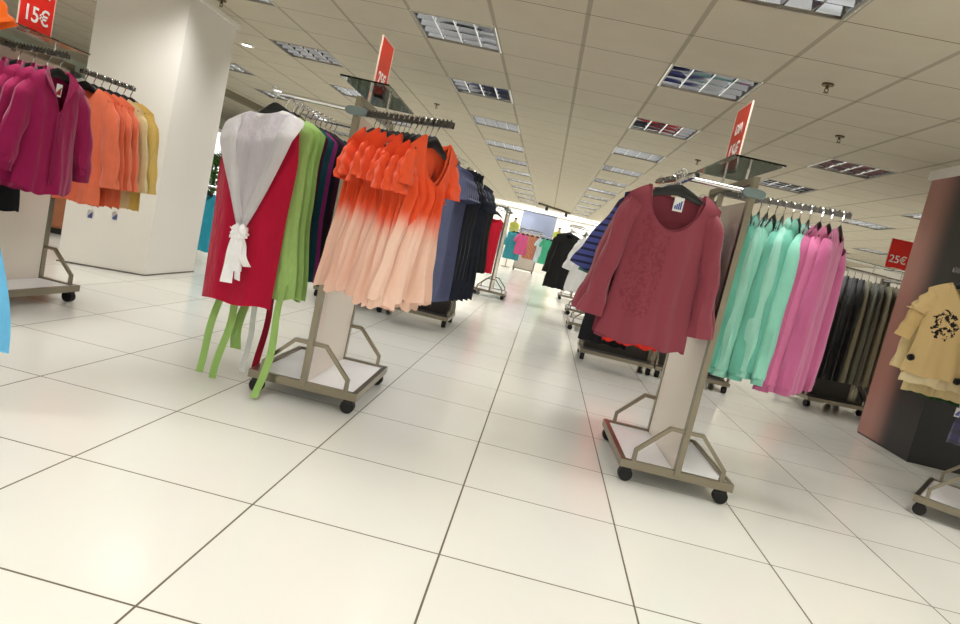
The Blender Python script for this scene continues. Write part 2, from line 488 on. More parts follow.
# ------------------------------------------------------------------ ceiling lights
REFLECT = plain('parabolic_reflector', (176, 180, 190), .10, 1.)
MIRROR = plain('mirror_louvre', (235, 238, 245), .09, 1.)
HOUSE = plain('light_housing', (190, 194, 200), .25, 1.)
TUBE = NT('lit_tube'); TUBE.b.inputs['Emission Color'].default_value = (1, .97, .90, 1); TUBE.b.inputs['Emission Strength'].default_value = 5.; TUBE = TUBE.m
def make_light():
    L = empty('ceiling_light')
    h = GS/2-.004
    bm = bmesh.new()
    for a in ((-h, h, -h, -h+.014), (-h, h, h-.014, h), (-h, -h+.014, -h, h), (h-.014, h, -h, h)):
        box(bm, a[0], a[1], a[2], a[3], -.004, .01)
    link('frame', bm, STEEL, L, False)
    bm = bmesh.new(); g = h-.002
    a = [bm.verts.new(p) for p in ((-g, -g, .0), (g, -g, 0), (g, g, 0), (-g, g, 0))]
    b = [bm.verts.new(p) for p in ((-g, -g, .10), (g, -g, .10), (g, g, .10), (-g, g, .10))]
    for i in range(4): bm.faces.new((a[i], a[(i+1) % 4], b[(i+1) % 4], b[i]))
    bm.faces.new(b); link('housing', bm, HOUSE, L, False)
    for i in range(4):
        y = -g+(i+.5)*2*g/4
        link('tube', mtube([(-g+.03, y, .072), (g-.03, y, .072)], .008, 8), TUBE, L)
    # parabolic side reflectors between the tubes, running across
    bm = bmesh.new()
    for i in range(5):
        y = -g+i*2*g/4
        for s in (-1, 1):
            if (i == 0 and s < 0) or (i == 4 and s > 0): continue
            ra = []
            for k in range(6):
                t = k/5
                ra.append((y+s*(.003+.050*t**1.15), .004+.056*t))
            for (ya, za), (yb, zb) in zip(ra, ra[1:]):
                bm.faces.new([bm.verts.new(p) for p in ((-g, ya, za), (g, ya, za), (g, yb, zb), (-g, yb, zb))])
    bmesh.ops.remove_doubles(bm, verts=bm.verts, dist=1e-5)
    link('reflector', bm, REFLECT, L)
    for i in range(1, 4):
        x = -g+i*2*g/4; bm = bmesh.new()
        ra = [(x-.026, .055), (x-.013, .025), (x-.005, .003), (x+.005, .003), (x+.013, .025), (x+.026, .055)]
        for (xa, za), (xb, zb) in zip(ra, ra[1:]):
            bm.faces.new([bm.verts.new(p) for p in ((xa, -g, za), (xa, g, za), (xb, g, zb), (xb, -g, zb))])
        bmesh.ops.remove_doubles(bm, verts=bm.verts, dist=1e-5)
        link('louvre_blade', bm, MIRROR, L)
    return L
LP = make_light(); lused = False
COLN = {-8: 'far left row', -5: 'row left of the white pillar', -2: 'row over the left aisle', 1: 'row over the centre right', 4: 'row right of the centre', 7: 'row over the rose pillar', 10: 'far right row'}
def pix(p):
    v = Vector(p)-CAM; z = v.dot(d)
    if z < .1: return None
    return 480+FPX*v.dot(rv)/z, 312-FPX*v.dot(uv)/z
for c in LIGHT_C:
    n = 0
    for r in LIGHT_R:
        if (c, r) not in cells: continue
        lx = GX+(c+.5)*GS; ly = GY+(r+.5)*GS
        if lx > X1-.2 or lx < X0+.2 or ly > Y1-.3: continue
        pts = [pix((lx+a*.29, ly+b*.29, HC)) for a in (-1, 1) for b in (-1, 1)]
        vis = any(q and -5 < q[0] < 965 and -5 < q[1] < 629 for q in pts)
        near = -2 < ly
        if vis or near:
            if not lused: lused = True; o = LP
            else: o = copy_tree(LP)
            o.location = (lx, ly, HC)
            lab = 'square louvred ceiling light'
            if vis: n += 1; lab += ', %s from front in the %s' % (ORD[n-1], COLN[c])
            else: lab += ' outside the frame, %s, %s' % (COLN[c], ORD[min(15, max(0, r+8))])
            for k_ in ('label', 'category', 'group'):
                if k_ in o: del o[k_]
            tag(o, lab, 'ceiling light', 'recessed louvred ceiling lights')
        ld = bpy.data.lights.new('ceiling_lamp', 'AREA'); ld.shape = 'SQUARE'; ld.size = .54
        ld.energy = 8.0; ld.color = (1, .99, .962); ld.spread = math.radians(125)
        lo = bpy.data.objects.new('ceiling_lamp', ld); COL.objects.link(lo); lo.location = (lx, ly, HC-.006)
# sprinklers, spot, track
def sprinkler(x, y, lab):
    s = empty('ceiling_sprinkler', (x, y, HC), 0, lab, 'sprinkler', 'ceiling sprinklers')
    bm = bmesh.new(); cyl(bm, (0, 0, -.005), (0, 0, 1), .035, .010, 20); link('flange', bm, BRASS, s)
    bm = bmesh.new(); tube(bm, [(0, 0, -.008), (0, 0, -.03)], .009, 10); tube(bm, [(.008, 0, -.028), (.012, 0, -.04), (0, 0, -.052)], .003, 6)
    tube(bm, [(-.008, 0, -.028), (-.012, 0, -.04), (0, 0, -.052)], .003, 6); link('nozzle', bm, BRASS, s)
    bm = bmesh.new(); cyl(bm, (0, 0, -.053), (0, 0, 1), .016, .003, 16); link('deflector', bm, BRASS, s)
BRASS = plain('aged_brass', (96, 76, 44), .4, .8)
for x, y, l in ((2.152, 2.52, 'brass sprinkler on the ceiling nearest the right edge'), (2.735, 3.715, 'brass sprinkler behind the nearest one on the right ceiling'),
                (2.15, 6.128, 'brass sprinkler left of the right price sign'), (-.959, 6.143, 'brass sprinkler above the orange dresses'),
                (-2.326, 3.506, 'brass sprinkler near the top of the white pillar')): sprinkler(x, y, l)
sp_ = empty('downlight', (-2.846, 5.077, HC), 0, 'small round lit downlight in the ceiling beside the white pillar', 'downlight')
bm = bmesh.new(); rings = [[Vector((rr*math.cos(a), rr*math.sin(a), z)) for a in [2*PI*j/24 for j in range(24)]] for rr, z in ((.075, 0), (.075, -.008), (.055, -.008), (.05, -.002))]
loft(bm, rings, close=True); link('ring', bm, PAINT, sp_)
bm = bmesh.new(); cyl(bm, (0, 0, -.002), (0, 0, 1), .05, .003, 24); link('lens', bm, TUBE, sp_)
tr = empty('track_light', (.65, 20.7, HC), math.radians(59), 'dark track with two small spotlights on the far ceiling', 'spotlight')
link('track', mbox(-1.0, 1.0, -.04, .04, -.06, -.002), plain('dark_track', (84, 74, 52), .5), tr, False)
for xx in (-.5, .8):
    bm = bmesh.new(); cyl(bm, (xx, 0, -.13), (.3, .2, -1), .05, .12, 14); tube(bm, [(xx, 0, -.06), (xx, 0, -.1)], .01, 6); h_ = link('spot_head', bm, BLACK, tr)
    bm = bmesh.new(); cyl(bm, (xx+.017, .012, -.19), (.3, .2, -1), .045, .008, 14); link('lens', bm, TUBE, h_)
# added area lights without fixtures, only to brighten the far wall
for xx in (-3.2, 0, 3.2):
    ld = bpy.data.lights.new('added_far_wall_fill', 'AREA'); ld.shape = 'RECTANGLE'; ld.size = 2.6; ld.size_y = .12; ld.energy = 24; ld.color = (1, .98, .95)
    lo = bpy.data.objects.new('added_far_wall_fill', ld); COL.objects.link(lo); lo.location = (xx, 22.55, HC-.03); lo.rotation_euler = (math.radians(42), 0, 0)
# world: daylight outside the window
w = bpy.data.worlds.new('daylight'); S.world = w; w.use_nodes = True
bg = w.node_tree.nodes['Background']; bg.inputs[0].default_value = (.93, 1, .97, 1); bg.inputs[1].default_value = 1.6
# ------------------------------------------------------------------ garment stands
def rail_bm(a, b, notched=True, r=.009):
    bm = bmesh.new(); a, b = Vector(a), Vector(b); L = (b-a).length; t = (b-a)/L
    tube(bm, [a, b], r*.8, 4, True)
    n = max(2, int(L/.022)) if notched else 0
    for i in range(n):
        p = a+t*(L*(i+.5)/n)
        up = Vector((0, 0, 1))
        tube(bm, [p+up*r*.5, p+up*(r+.005)], .0042, 6)
    return bm
CAST = None
def caster(parent, x, y):
    c = empty('caster', (x, y, 0)); c.parent = parent; c.location = (x, y, 0)
    bm = bmesh.new()
    for s in (-1, 1):
        cyl(bm, (0, s*.0105, .033), (0, 1, 0), .033, .017, 20)
    link('wheel', bm, RUBBER, c)
    bm = bmesh.new(); box(bm, -.024, .024, -.022, .022, .050, .066, bev=.006); cyl(bm, (0, 0, .067), (0, 0, 1), .008, .012, 10)
    link('fork', bm, BLACK, c)
def stand(name_label, x, y, rz=0., side=None, arm=None, end=None, shelf=True, group='mobile clothes stands', cat='clothes rack', panel_mat=None, base_mat=None, top=1.48, tall=1.43):
    """panel in the local y-z plane, arms given in local coordinates as pairs of points"""
    s = empty('clothes_stand', (x, y, 0), rz, name_label, cat, group)
    bm = bmesh.new()
    for a in ((-.265, .265, -.36, -.335), (-.265, .265, .335, .36), (-.265, -.24, -.335, .335), (.24, .265, -.335, .335)):
        box(bm, a[0], a[1], a[2], a[3], .07, .108)
    link('base_frame', bm, STEEL, s, False)
    link('base_panel', mbox(-.24, .24, -.335, .335, .075, .098), base_mat or WHITE, s, False)
    for cx_ in (-.225, .225):
        for cy_ in (-.325, .325): caster(s, cx_, cy_)
    for yy in (-.347, .347): link('post', mbox(-.014, .014, yy-.019, yy+.019, .09, top, bev=.002), STEEL, s, False)
    link('top_bar', mbox(-.014, .014, -.33, .33, top-.032, top, bev=.002), STEEL, s, False)
    link('panel', mbox(-.009, .009, -.329, .329, .10, 1.37), panel_mat or PANEL, s, False)
    for yy in (-.347, .347):
        for sx in (-1, 1):
            bm = bmesh.new(); tube(bm, [(sx*.205, yy, .10), (sx*.205, yy, .16), (sx*.075, yy, .295), (sx*.012, yy, .295)], .0095, square=True)
            link('brace', bm, STEEL, s, False)
    for yy in (-.372, .372):
        bm = bmesh.new()
        rr = [[Vector((px*(1-.12*abs(k)), yy+k*.010, tall-.005+pz*(1-.12*abs(k)))) for px, pz in [(.056*math.copysign(abs(math.cos(a))**.7, math.cos(a)), .022*math.copysign(abs(math.sin(a))**.7, math.sin(a))) for a in [2*PI*j/24 for j in range(24)]]] for k in (-1, -.6, .6, 1)]
        loft(bm, rr, close=True, caps=True)
        link('arm_bracket', bm, PLATE, s)
    if side:
        sx = side
        for yy in (-.347, .347): link('cross_bar', mtube([(0, yy, tall), (sx, yy, tall)], .011, 10), CHROME, s)
        link('hanging_rail', rail_bm((sx, -.44, tall), (sx, .40, tall)), CHROME, s)
    for A in (arm or []):
        if abs(A[0][1]) < .34: link('arm_post', mbox(-.012, .012, A[0][1]-.014, A[0][1]+.014, 1.36, max(top-.03, A[0][2]+.01)), STEEL, s, False)
        link('hanging_arm', rail_bm(A[0], A[1], r=.016), DARKSTEEL, s)
    if shelf:
        for yy in (-.2, .2): link('shelf_support', mtube([(0, yy, top-.01), (0, yy, top+.072)], .007, 8), CHROME, s)
        link('glass_shelf', mbox(-.115, .115, -.34, .34, top+.072, top+.080), GLASS, s, False)
    return s
def sign(x, y, z, rz, w, h, lines, label, mat=RED, sz=1.):
    s = empty('price_sign', (x, y, z), rz, label, 'sign', None)   # faces local -y
    link('card', mbox(-w/2, w/2, -.002, .002, .0, h), mat, s, False)
    bm = bmesh.new()
    for a in ((-w/2-.004, -w/2), (w/2, w/2+.004)): box(bm, a[0], a[1], -.004, .004, 0, h)
    box(bm, -w/2-.004, w/2+.004, -.004, .004, h, h+.004); box(bm, -.05, .05, -.03, .03, -.0001, .006)
    link('holder', bm, BACKING, s, False)
    for t, zz, size in lines:
        xx = 0
        for side_ in (1, -1):
            me = text_mesh(t, size); me.materials.append(LETTER)
            o = bpy.data.objects.new('lettering', me); COL.objects.link(o); o.parent = s
            o.location = (0, -.0035*side_, zz); o.rotation_euler = (PI/2, 0, 0 if side_ > 0 else PI)
    return s
# ------------------------------------------------------------------ garment patterns
def slv(sw, H, L, spread, cuff, sd=.055, fat=1., dep=1.):
    return [(sw-.05, H-sd-.038, .050, .022*dep, 0), (sw-.012, H-sd-.10, .056*fat, .032*dep, 0),
            (sw+spread*.4, H-sd-.10-(L-.10)*.4, .054*fat, .036*dep, 0), (sw+spread*.8, H-sd-.10-(L-.10)*.75, .052*fat, .036*dep, 0), (sw+spread, H-sd-L, cuff, .034*dep, 0)]
def cuffs(mat, sw, H, L, spread, cuff, h=.055, dep=1.0):
    def f(root, H_):
        for s in (-1, 1):
            x = sw+spread; z = H-.055-L
            o = link('cuff', sleeve_bm(s, [(x-.004, z+h*.55, cuff*.98, .036*dep, 0), (x, z, cuff*.86, .031*dep, 0), (x+.003, z-h*.6, cuff*.84, .030*dep, 0)], 5, .001), mat, root)
    return f
def wbox(p, a, b, w_, t=.0016, seed=0, wob=.006, n=14, mat=None, name='tie', parent=None, twist=0.):
    """a hanging strip of cloth with real thickness"""
    R = random.Random(seed); a, b = Vector(a), Vector(b); ph = R.uniform(0, 6)
    bm = bmesh.new(); rings = []
    for i in range(n+1):
        s = i/n; c = a+(b-a)*s+Vector((wob*math.sin(5*s+ph)*s, wob*1.4*math.sin(7*s+ph*2), 0))
        an = twist*s+.25*math.sin(4*s+ph); dx = Vector((math.cos(an), math.sin(an), 0)); nn = Vector((-math.sin(an), math.cos(an), 0))
        ww = w_[0]+(w_[1]-w_[0])*s
        rings.append([c-dx*ww/2-nn*t, c+dx*ww/2-nn*t, c+dx*ww/2+nn*t, c-dx*ww/2+nn*t])
    loft(bm, rings, close=True, caps=True)
    return link(name, bm, mat, parent)
# mauve scoop-neck top
MAUVE = (142, 64, 78)
def mauve_extra(root, H):
    link('size_label', mbox(-.022, .022, -.003, .001, -.012, .008), plain('cream_label', (238, 224, 186), .6), root, False, (0.0, .018, H-.02))
    tag_part(root, (.012, -.010, H-.03), .042, .062, INK, -.12)
MT = printed('mauve_embroidered_jersey', MAUVE, (112, 40, 54), -.07, .34, .085, .25, 62, .54, .38)
for nm, m in (('mauve', MT),):
    G(nm, 'jersey_blouse', .70, [(0, .205), (.09, .205), (.30, .185), (.6, .182), (1, .205)], m, slv(.205, .70, .56, .042, .062, fat=.85), fabric((130, 54, 66)), mauve_extra,
      sleeve_mat=fabric(MAUVE), sd=.05, nw=.125, nf=.185, nb=.035, D=.06, D0=.024, amp=.015, k=5, hemwave=.010)
G('mauve_plain', 'jersey_blouse', .70, [(0, .205), (.09, .205), (.30, .185), (.6, .182), (1, .205)], fabric(MAUVE), slv(.205, .70, .56, .062, .064, fat=.85),
  sd=.055, nw=.105, nf=.10, nb=.02, D=.03, D0=.02, amp=.010, k=7, hemwave=.012)
# crimson tunic with white wrap
CRIM = (178, 4, 50); WRAP = fabric((252, 250, 252), .7, .02); WRAPIN = fabric((246, 241, 248), .7, .02)
def wrap_extra(root, H):
    zk = .345
    def grid(fx, fy, mat, name, nu=16, nv=26):
        bm = bmesh.new(); g = []
        for i in range(nv+1):
            v = i/nv; row = []
            for j in range(nu+1):
                u = -1+2*j/nu; row.append(bm.verts.new(fx(u, v)))
            g.append(row)
        for A, B in zip(g, g[1:]):
            for j in range(nu): bm.faces.new((A[j], A[j+1], B[j+1], B[j]))
        r = bmesh.ops.solidify(bm, geom=bm.faces[:], thickness=.0025)
        return link(name, bm, mat, root)
    def wid(v): return .160*(1-v**1.35)+.016
    def topz(x): return H+.004-.045*max(0, (abs(x)-.075)/.095)**1.2-.014*max(0, 1-(x/.075)**2)
    def inner(u, v):
        x = wid(v)*.9*u; z0 = topz(x); z = z0+(zk-z0)*v
        return (x, -.014-.072*min(1, v/.25)*(1-.12*abs(u))-.003*math.sin(9*u+3*v), z)
    grid(inner, None, WRAPIN, 'wrap_front')
    for s in (-1, 1):
        def lap(u, v, s=s):
            e0 = wid(v)*1.02; e1 = max(.002, e0-(.085-.05*v)); q = (u+1)/2
            x = s*(e0+(e1-e0)*q); z0 = topz(x); z = z0+(zk-z0)*v
            y = -.006-.076*min(1, v/.2)-.012*math.sin(PI*q)-.006*math.sin(9*q+7*v)*v
            return (x, y, z)
        grid(lap, None, WRAP, 'lapel', 10, 26)
    bm = bmesh.new()                                # band over the back of the neck
    rings = []
    for i in range(15):
        u = -1+i/7; x = .168*u; z = topz(x)
        rings.append([Vector((x, yy, z+zz)) for yy, zz in ((-.018, -.012), (-.012, .003), (.012, .003), (.02, -.03), (.017, -.03), (-.014, -.015))])
    loft(bm, rings, close=True, caps=True); link('shoulder_yoke', bm, WRAP, root)
    bm = bmesh.new(); R = random.Random(4)
    bmesh.ops.create_icosphere(bm, subdivisions=3, radius=.034)
    for v in bm.verts:
        n = v.co.normalized(); k_ = 1+.22*math.sin(9*n.x+4*n.z)+.18*math.sin(11*n.z+6*n.y)
        v.co = Vector((v.co.x*1.05, v.co.y*.8, v.co.z*1.25))*k_
    k = link('knot', bm, WRAP, root, loc=(0, -.10, zk-.02))
    for x, w0, w1, zz, tw, sd_ in ((-.018, .03, .052, .245, .5, 3), (.014, .028, .05, .225, -.6, 8), (-.002, .03, .045, .19, .2, 5), (.03, .02, .04, .16, .9, 9)):
        wbox(None, (x*.6, -.105, zk-.03), (x*1.5+.01, -.11, zk-zz), (w0, w1), .003, sd_, .010, 18, WRAP, 'tail', root, tw)
G('crimson', 'sleeveless_tunic', .88, [(0, .158), (.06, .158), (.27, .178), (.6, .168), (1, .164)], fabric(CRIM), None, None, wrap_extra, sd=.05, nw=.08, nf=.05, nb=.02, D=.06, D0=.015, amp=.007, k=4, hemwave=.006)
for ch in GK['crimson'][0].children_recursive:       # hangs from a hanger that has slipped askew
    if ch.type == 'MESH':
        o_ = ch.location.copy()
        for v in ch.data.vertices:
            X, Z = v.co.x+o_.x, v.co.z+o_.z
            v.co.z += .20*X*max(0, Z/.88)**1.5
# lime tunics with long ties
LIME = (162, 198, 116)
def lime_ties(root, H):
    m = fabric((154, 190, 108))
    for x, x1, z1, sd_ in ((-.11, -.15, -.44, 1), (-.05, -.06, -.445, 2)):
        wbox(None, (x, -.045, .06), (x1, -.07, z1), (.034, .034), .0016, sd_, .012, 16, m, 'tie', root, .5)
def lime_tie_one(root, H):
    m = fabric((154, 190, 108))
    wbox(None, (.165, -.05, .1), (.20, -.20, -.455), (.034, .034), .0016, 6, .012, 16, m, 'tie', root, .4)
    wbox(None, (-.03, -.04, .05), (-.05, -.05, -.30), (.045, .05), .0016, 9, .012, 16, m, 'tie', root, .4)
for key, ex in (('lime', lime_ties), ('lime_b', lime_tie_one), ('lime_c', None)):
    G(key, 'sleeveless_tunic', .84, [(0, .165), (.06, .165), (.22, .158), (.5, .172), (1, .225)], fabric(LIME), None, None, ex, sd=.05, nw=.075, nf=.09, nb=.02, D=.045, D0=.018, amp=.014, k=6, hemwave=.012)
for key, c in (('teal_dark', (14, 72, 84)), ('plum', (70, 16, 46)), ('black_tunic', (16, 16, 20)), ('violet', (140, 40, 112))):
    G(key, 'sleeveless_tunic', .78, [(0, .165), (.06, .165), (.22, .155), (.5, .16), (1, .195)], fabric(c), None, None, None, sd=.05, nw=.075, nf=.09, nb=.02, D=.03, D0=.018, amp=.010, k=6, rows=20, cols=28)
def tie_pair(root, H):
    wbox(None, (.02, -.03, .08), (.02, -.05, -.50), (.028, .03), .0016, 3, .012, 16, fabric((246, 246, 246)), 'white_tie', root, .7)
    wbox(None, (.11, -.03, .08), (.10, -.05, -.50), (.030, .034), .0016, 7, .012, 16, fabric((150, 8, 42)), 'crimson_tie', root, .7)
G('black_tied', 'sleeveless_tunic', .78, [(0, .165), (.06, .165), (.22, .155), (.5, .16), (1, .195)], fabric((16, 16, 20)), None, None, tie_pair, sd=.05, nw=.075, nf=.09, nb=.02, D=.03, D0=.018, amp=.010, k=6, rows=20, cols=28)
# orange to pale pink dresses
OMB = ombre('orange_to_blush_dip_dye', (238, 86, 44), (246, 208, 190), .25, .40)
OMBS = fabric((238, 86, 44))
for i in range(3):
    G('dress%d' % i, 'cap_sleeve_dress', .69, [(0, .152), (.07, .152), (.22, .142), (.36, .118), (.5, .130), (.75, .158), (1, .180+.008*i)], OMB,
      [(.112, .605, .040, .014, 0), (.136, .562, .040, .018, 0), (.148, .52, .040, .024, -.006), (.150, .47, .044, .030, -.012)], OMBS, None, sleeve_mat=OMBS,
      sd=.055, nw=.08, nf=.16 if i < 2 else .19, nb=.03, D=.036, D0=.014, amp=.026, k=8+i, hemwave=.012, gather=.022, shape='U', seed=40+i)
# sweatshirts
MINTS = [(144, 212, 192), (112, 190, 170), (160, 218, 202)]
for i, c in enumerate(MINTS):
    L = .715
    G('mint%d' % i, 'sweatshirt', .79, [(0, .215), (.08, .215), (.28, .205), (.8, .20), (1, .185)], fabric(c, .85, .06), slv(.215, .79, L, .05, .052, fat=1.0, dep=1.15), fabric(tuple(int(v*.94) for v in c)),
      cuffs(fabric(tuple(int(v*.97) for v in c)), .215, .79, L, .05, .052, dep=1.12), sd=.055, nw=.08, nf=.07, nb=.02, D=.024, D0=.018, amp=.008, k=6, hemwave=.006, rows=20, cols=30, seed=60+i)
PINKS = [(208, 116, 160), (192, 100, 146)]
for i, c in enumerate(PINKS):
    L = .69
    G('pink%d' % i, 'sweatshirt', .83, [(0, .215), (.08, .215), (.28, .205), (.8, .20), (1, .185)], fabric(c, .85, .06), slv(.215, .83, L+.05, .04, .054, fat=1.0, dep=1.2), fabric(tuple(int(v*.94) for v in c)),
      cuffs(fabric(tuple(int(v*.97) for v in c)), .215, .83, L+.05, .04, .054, dep=1.15), sd=.055, nw=.08, nf=.07, nb=.02, D=.024, D0=.018, amp=.008, k=6, hemwave=.006, rows=20, cols=30, seed=70+i)
# magenta shirts
MAG = (158, 18, 82)
def shirt_extra(root, H):
    m = fabric((146, 14, 74))
    for s in (-1, 1):
        bm = bmesh.new(); poly = [(s*.005, -.052, H-.20), (s*.028, -.054, H-.13), (s*.075, -.044, H-.075), (s*.098, -.036, H-.030), (s*.072, -.012, H+.016), (s*.06, .0, H+.020), (s*.055, -.02, H-.03), (s*.035, -.040, H-.09)]
        a = [bm.verts.new(Vector(p)) for p in poly]; b = [bm.verts.new(Vector(p)+Vector((0, .004, -.002))) for p in poly]
        for A in (a, b[::-1]):
            try: bm.faces.new(A)
            except ValueError: pass
        for i in range(len(a)):
            j = (i+1) % len(a); bm.faces.new((a[i], a[j], b[j], b[i]))
        link('collar', bm, m, root, False)
    rings = []
    bm = bmesh.new(); tube(bm, [(.07*math.cos(a), .02*math.sin(a)+.0, H+.006) for a in [PI*i/10 for i in range(11)]], .014, 8); link('collar_stand', bm, m, root)
    link('placket', mbox(-.013, .013, -.066, -.052, .03, H-.20, bev=.003), m, root)
    tag_part(root, (-.012, -.035, H-.055), .034, .065, REDINK, .1)
    cuffs(m, .172, .60, .44, .05, .054, .07)(root, H)
G('magenta', 'shirt', .60, [(0, .172), (.08, .172), (.28, .16), (.55, .150), (1, .172)], fabric(MAG), slv(.172, .60, .44, .05, .052), None, shirt_extra, sd=.055, nw=.075, nf=.20, nb=.01, shape='V', D=.055, D0=.022, amp=.014, k=5, hemwave=.009, drop=.03)
# coral and yellow tops
def hem_tag(root, H):
    link('string', mtube([(.13, -.02, .02), (.135, -.02, -.03)], .0016, 5), PAPER, root)
    tag_part(root, (.135, -.02, -.03), .035, .06, INK, .3)
for key, c in (('coral', (238, 122, 86)), ('coral_b', (226, 102, 66)), ('yellow', (230, 196, 110)), ('cream', (228, 208, 158))):
    G(key, 'long_sleeved_tee', .70, [(0, .20), (.08, .20), (.28, .18), (.6, .18), (1, .205)], fabric(c), slv(.20, .70, .52, .05, .056), None, hem_tag if key in ('coral_b', 'cream') else None,
      sd=.055, nw=.085, nf=.10, nb=.02, D=.035, D0=.02, amp=.018, k=6, hemwave=.006, rows=20, cols=30)
# beige tee
BEI = (226, 198, 142)
def tee_extra(root, H):
    c = fabric((214, 184, 126))
    for s in (-1, 1):
        link('under_sleeve', sleeve_bm(s, [(.200, H-.19, .046, .028, 0), (.225, H-.30, .045, .030, 0), (.245, H-.39, .047, .030, 0)], 3), c, root)
    link('under_layer', body_bm(.10, [(0, .185), (1, .195)], sd=.0, nw=.05, nf=.0, nb=.0, D=.05, D0=.05, amp=.010, k=6, seed=5, hemwave=.006, rows=6), fabric((236, 220, 178)), root, loc=(0, .02, -.055))
    tag_part(root, (.02, -.028, H-.075), .03, .05, plain('yellow_ink', (220, 190, 40), .6), .2)
    for x, z in ((.09, .02), (.17, .10), (-.19, .10)):
        bm = bmesh.new(); bmesh.ops.create_icosphere(bm, subdivisions=3, radius=.022)
        R = random.Random(int(x*100))
        for v in bm.verts: v.co *= 1+R.uniform(-.12, .12)
        link('pompom', bm, fabric((14, 12, 12)), root, loc=(x, -.075, z)); 
G('beige', 'printed_tee', .60, [(0, .185), (.08, .185), (.28, .172), (.6, .175), (1, .205)], printed('beige_printed_jersey', BEI, (34, 26, 26), -.05, .335, .072, .10, 44, .53), slv(.185, .60, .16, .02, .062, fat=1.0),
  fabric((210, 180, 122)), tee_extra, sleeve_mat=fabric(BEI), sd=.055, nw=.075, nf=.12, nb=.02, shape='V', D=.05, D0=.022, amp=.015, k=5, hemwave=.006)
G('plaid', 'plaid_shirt', .40, [(0, .16), (1, .20)], plaid('grey_violet_plaid'), None, None, None, sd=.02, nw=.06, nf=.02, nb=.02, D=.05, D0=.03, amp=.010, k=6, rows=14, cols=24)
G('green_scarf', 'knitted_shirt', .46, [(0, .15), (1, .18)], fabric((36, 74, 40)), None, None, None, sd=.03, nw=.06, nf=.05, nb=.02, D=.05, D0=.02, amp=.012, k=7, rows=14, cols=24)
# plain shapes for the racks further away
def far(key, name, H, c, wt, wh, sl=None, mat=None, rows=14, cols=20, **kw):
    a = dict(sd=.05, nw=.075, nf=.08, nb=.02, D=.04, D0=.02, amp=.010, k=7, hemwave=.007); a.update(kw)
    G(key, name, H, [(0, wt), (.07, wt), (.3, wt*.92), (1, wh)], mat or fabric(c), sl, None, None, rows=rows, cols=cols, **a)
far('slate', 'tee_dress', 1.22, (92, 98, 130), .19, .21, slv(.19, 1.22, .24, .05, .065))
far('navy_dress', 'tee_dress', 1.22, (40, 44, 58), .19, .22, slv(.19, 1.22, .22, .03, .062))
far('black_dress', 'strappy_dress', 1.02, (14, 14, 18), .14, .20)
far('black_long', 'long_dress', 1.12, (14, 14, 20), .18, .22)
far('red_long', 'long_tunic', 1.05, (222, 48, 36), .18, .24, slv(.18, 1.05, .50, .05, .05), hemwave=.018)
far('red_top', 'camisole', .88, (196, 12, 44), .14, .13)
far('navy_striped', 'striped_tee', .70, (34, 40, 84), .20, .22, slv(.20, .70, .50, .17, .062), mat=stripes('navy_stripes', (70, 80, 150), (26, 30, 66), .042, .545), rows=20, cols=28)
far('teal_top', 'tee', .64, (58, 124, 116), .19, .21, slv(.19, .64, .3, .05, .06))
far('white_top', 'blouse', .72, (240, 240, 240), .18, .22, slv(.18, .72, .40, .06, .07), amp=.018)
far('black_coat', 'coat', .90, (18, 18, 18), .20, .24, slv(.20, .90, .62, .05, .055))
far('teal_far', 'tee', .94, (62, 150, 166), .20, .22, slv(.20, .80, .3, .05, .06))
far('pink_far', 'tee', .72, (220, 96, 150), .19, .2, slv(.19, .72, .25, .05, .06))
far('orange_far', 'striped_blouse', .80, (226, 150, 110), .19, .2, mat=vstripes('orange_stripes', (228, 150, 110), (170, 110, 100), .05))
far('mint_far', 'tee', .86, (80, 190, 150), .18, .2, slv(.18, .86, .25, .04, .06))
far('pale_far', 'tee', .86, (206, 222, 232), .18, .2, slv(.18, .86, .25, .04, .06))
far('blue_dress', 'long_dress', 1.14, (110, 190, 236), .15, .32, rows=24, cols=30)
far('orange_top', 'casual_blouse', .40, (244, 110, 30), .19, .2, slv(.19, .40, .15, .03, .07))
far('green_knit', 'knitted_shirt', .42, (52, 84, 44), .18, .18)
far('teal_drape', 'sundress', .62, (44, 156, 182), .12, .22)
def trousers(key, H, c):
    root = empty('trousers'); m = fabric(c)
    bm = bmesh.new(); rings = []
    for z, w_, t in ((H, .19, .018), (H-.04, .19, .02), (H-.12, .205, .028), (H-.25, .215, .034), (H-.27, .214, .034)):
        rings.append([Vector((w_*math.cos(a), t*math.sin(a), z)) for a in [2*PI*j/24 for j in range(24)]])
    loft(bm, rings, close=True); link('hips', bm, m, root)
    for s in (-1, 1):
        link('leg', sleeve_bm(s, [(.107, H-.26, .104, .034, 0), (.11, H*.5, .092, .036, 0), (.112, .0, .088, .034, 0)], 4), m, root)
    rings = []; bm = bmesh.new()
    for z, e in ((H-.036, 0), (H-.034, .003), (H+.002, .003), (H+.004, 0), (H-.001, -.002)):
        rings.append([Vector(((.19+e)*math.cos(a), (.019+e)*math.sin(a), z)) for a in [2*PI*j/24 for j in range(24)]])
    loft(bm, rings, close=True); link('waistband', bm, m, root)
    GK[key] = [root, False]; HT[key] = H
trousers('black_trousers', 1.02, (16, 15, 16)); trousers('khaki_trousers', 1.02, (150, 146, 120)); trousers('grey_trousers', 1.02, (112, 114, 100)); trousers('charcoal_trousers', 1.02, (44, 46, 56))
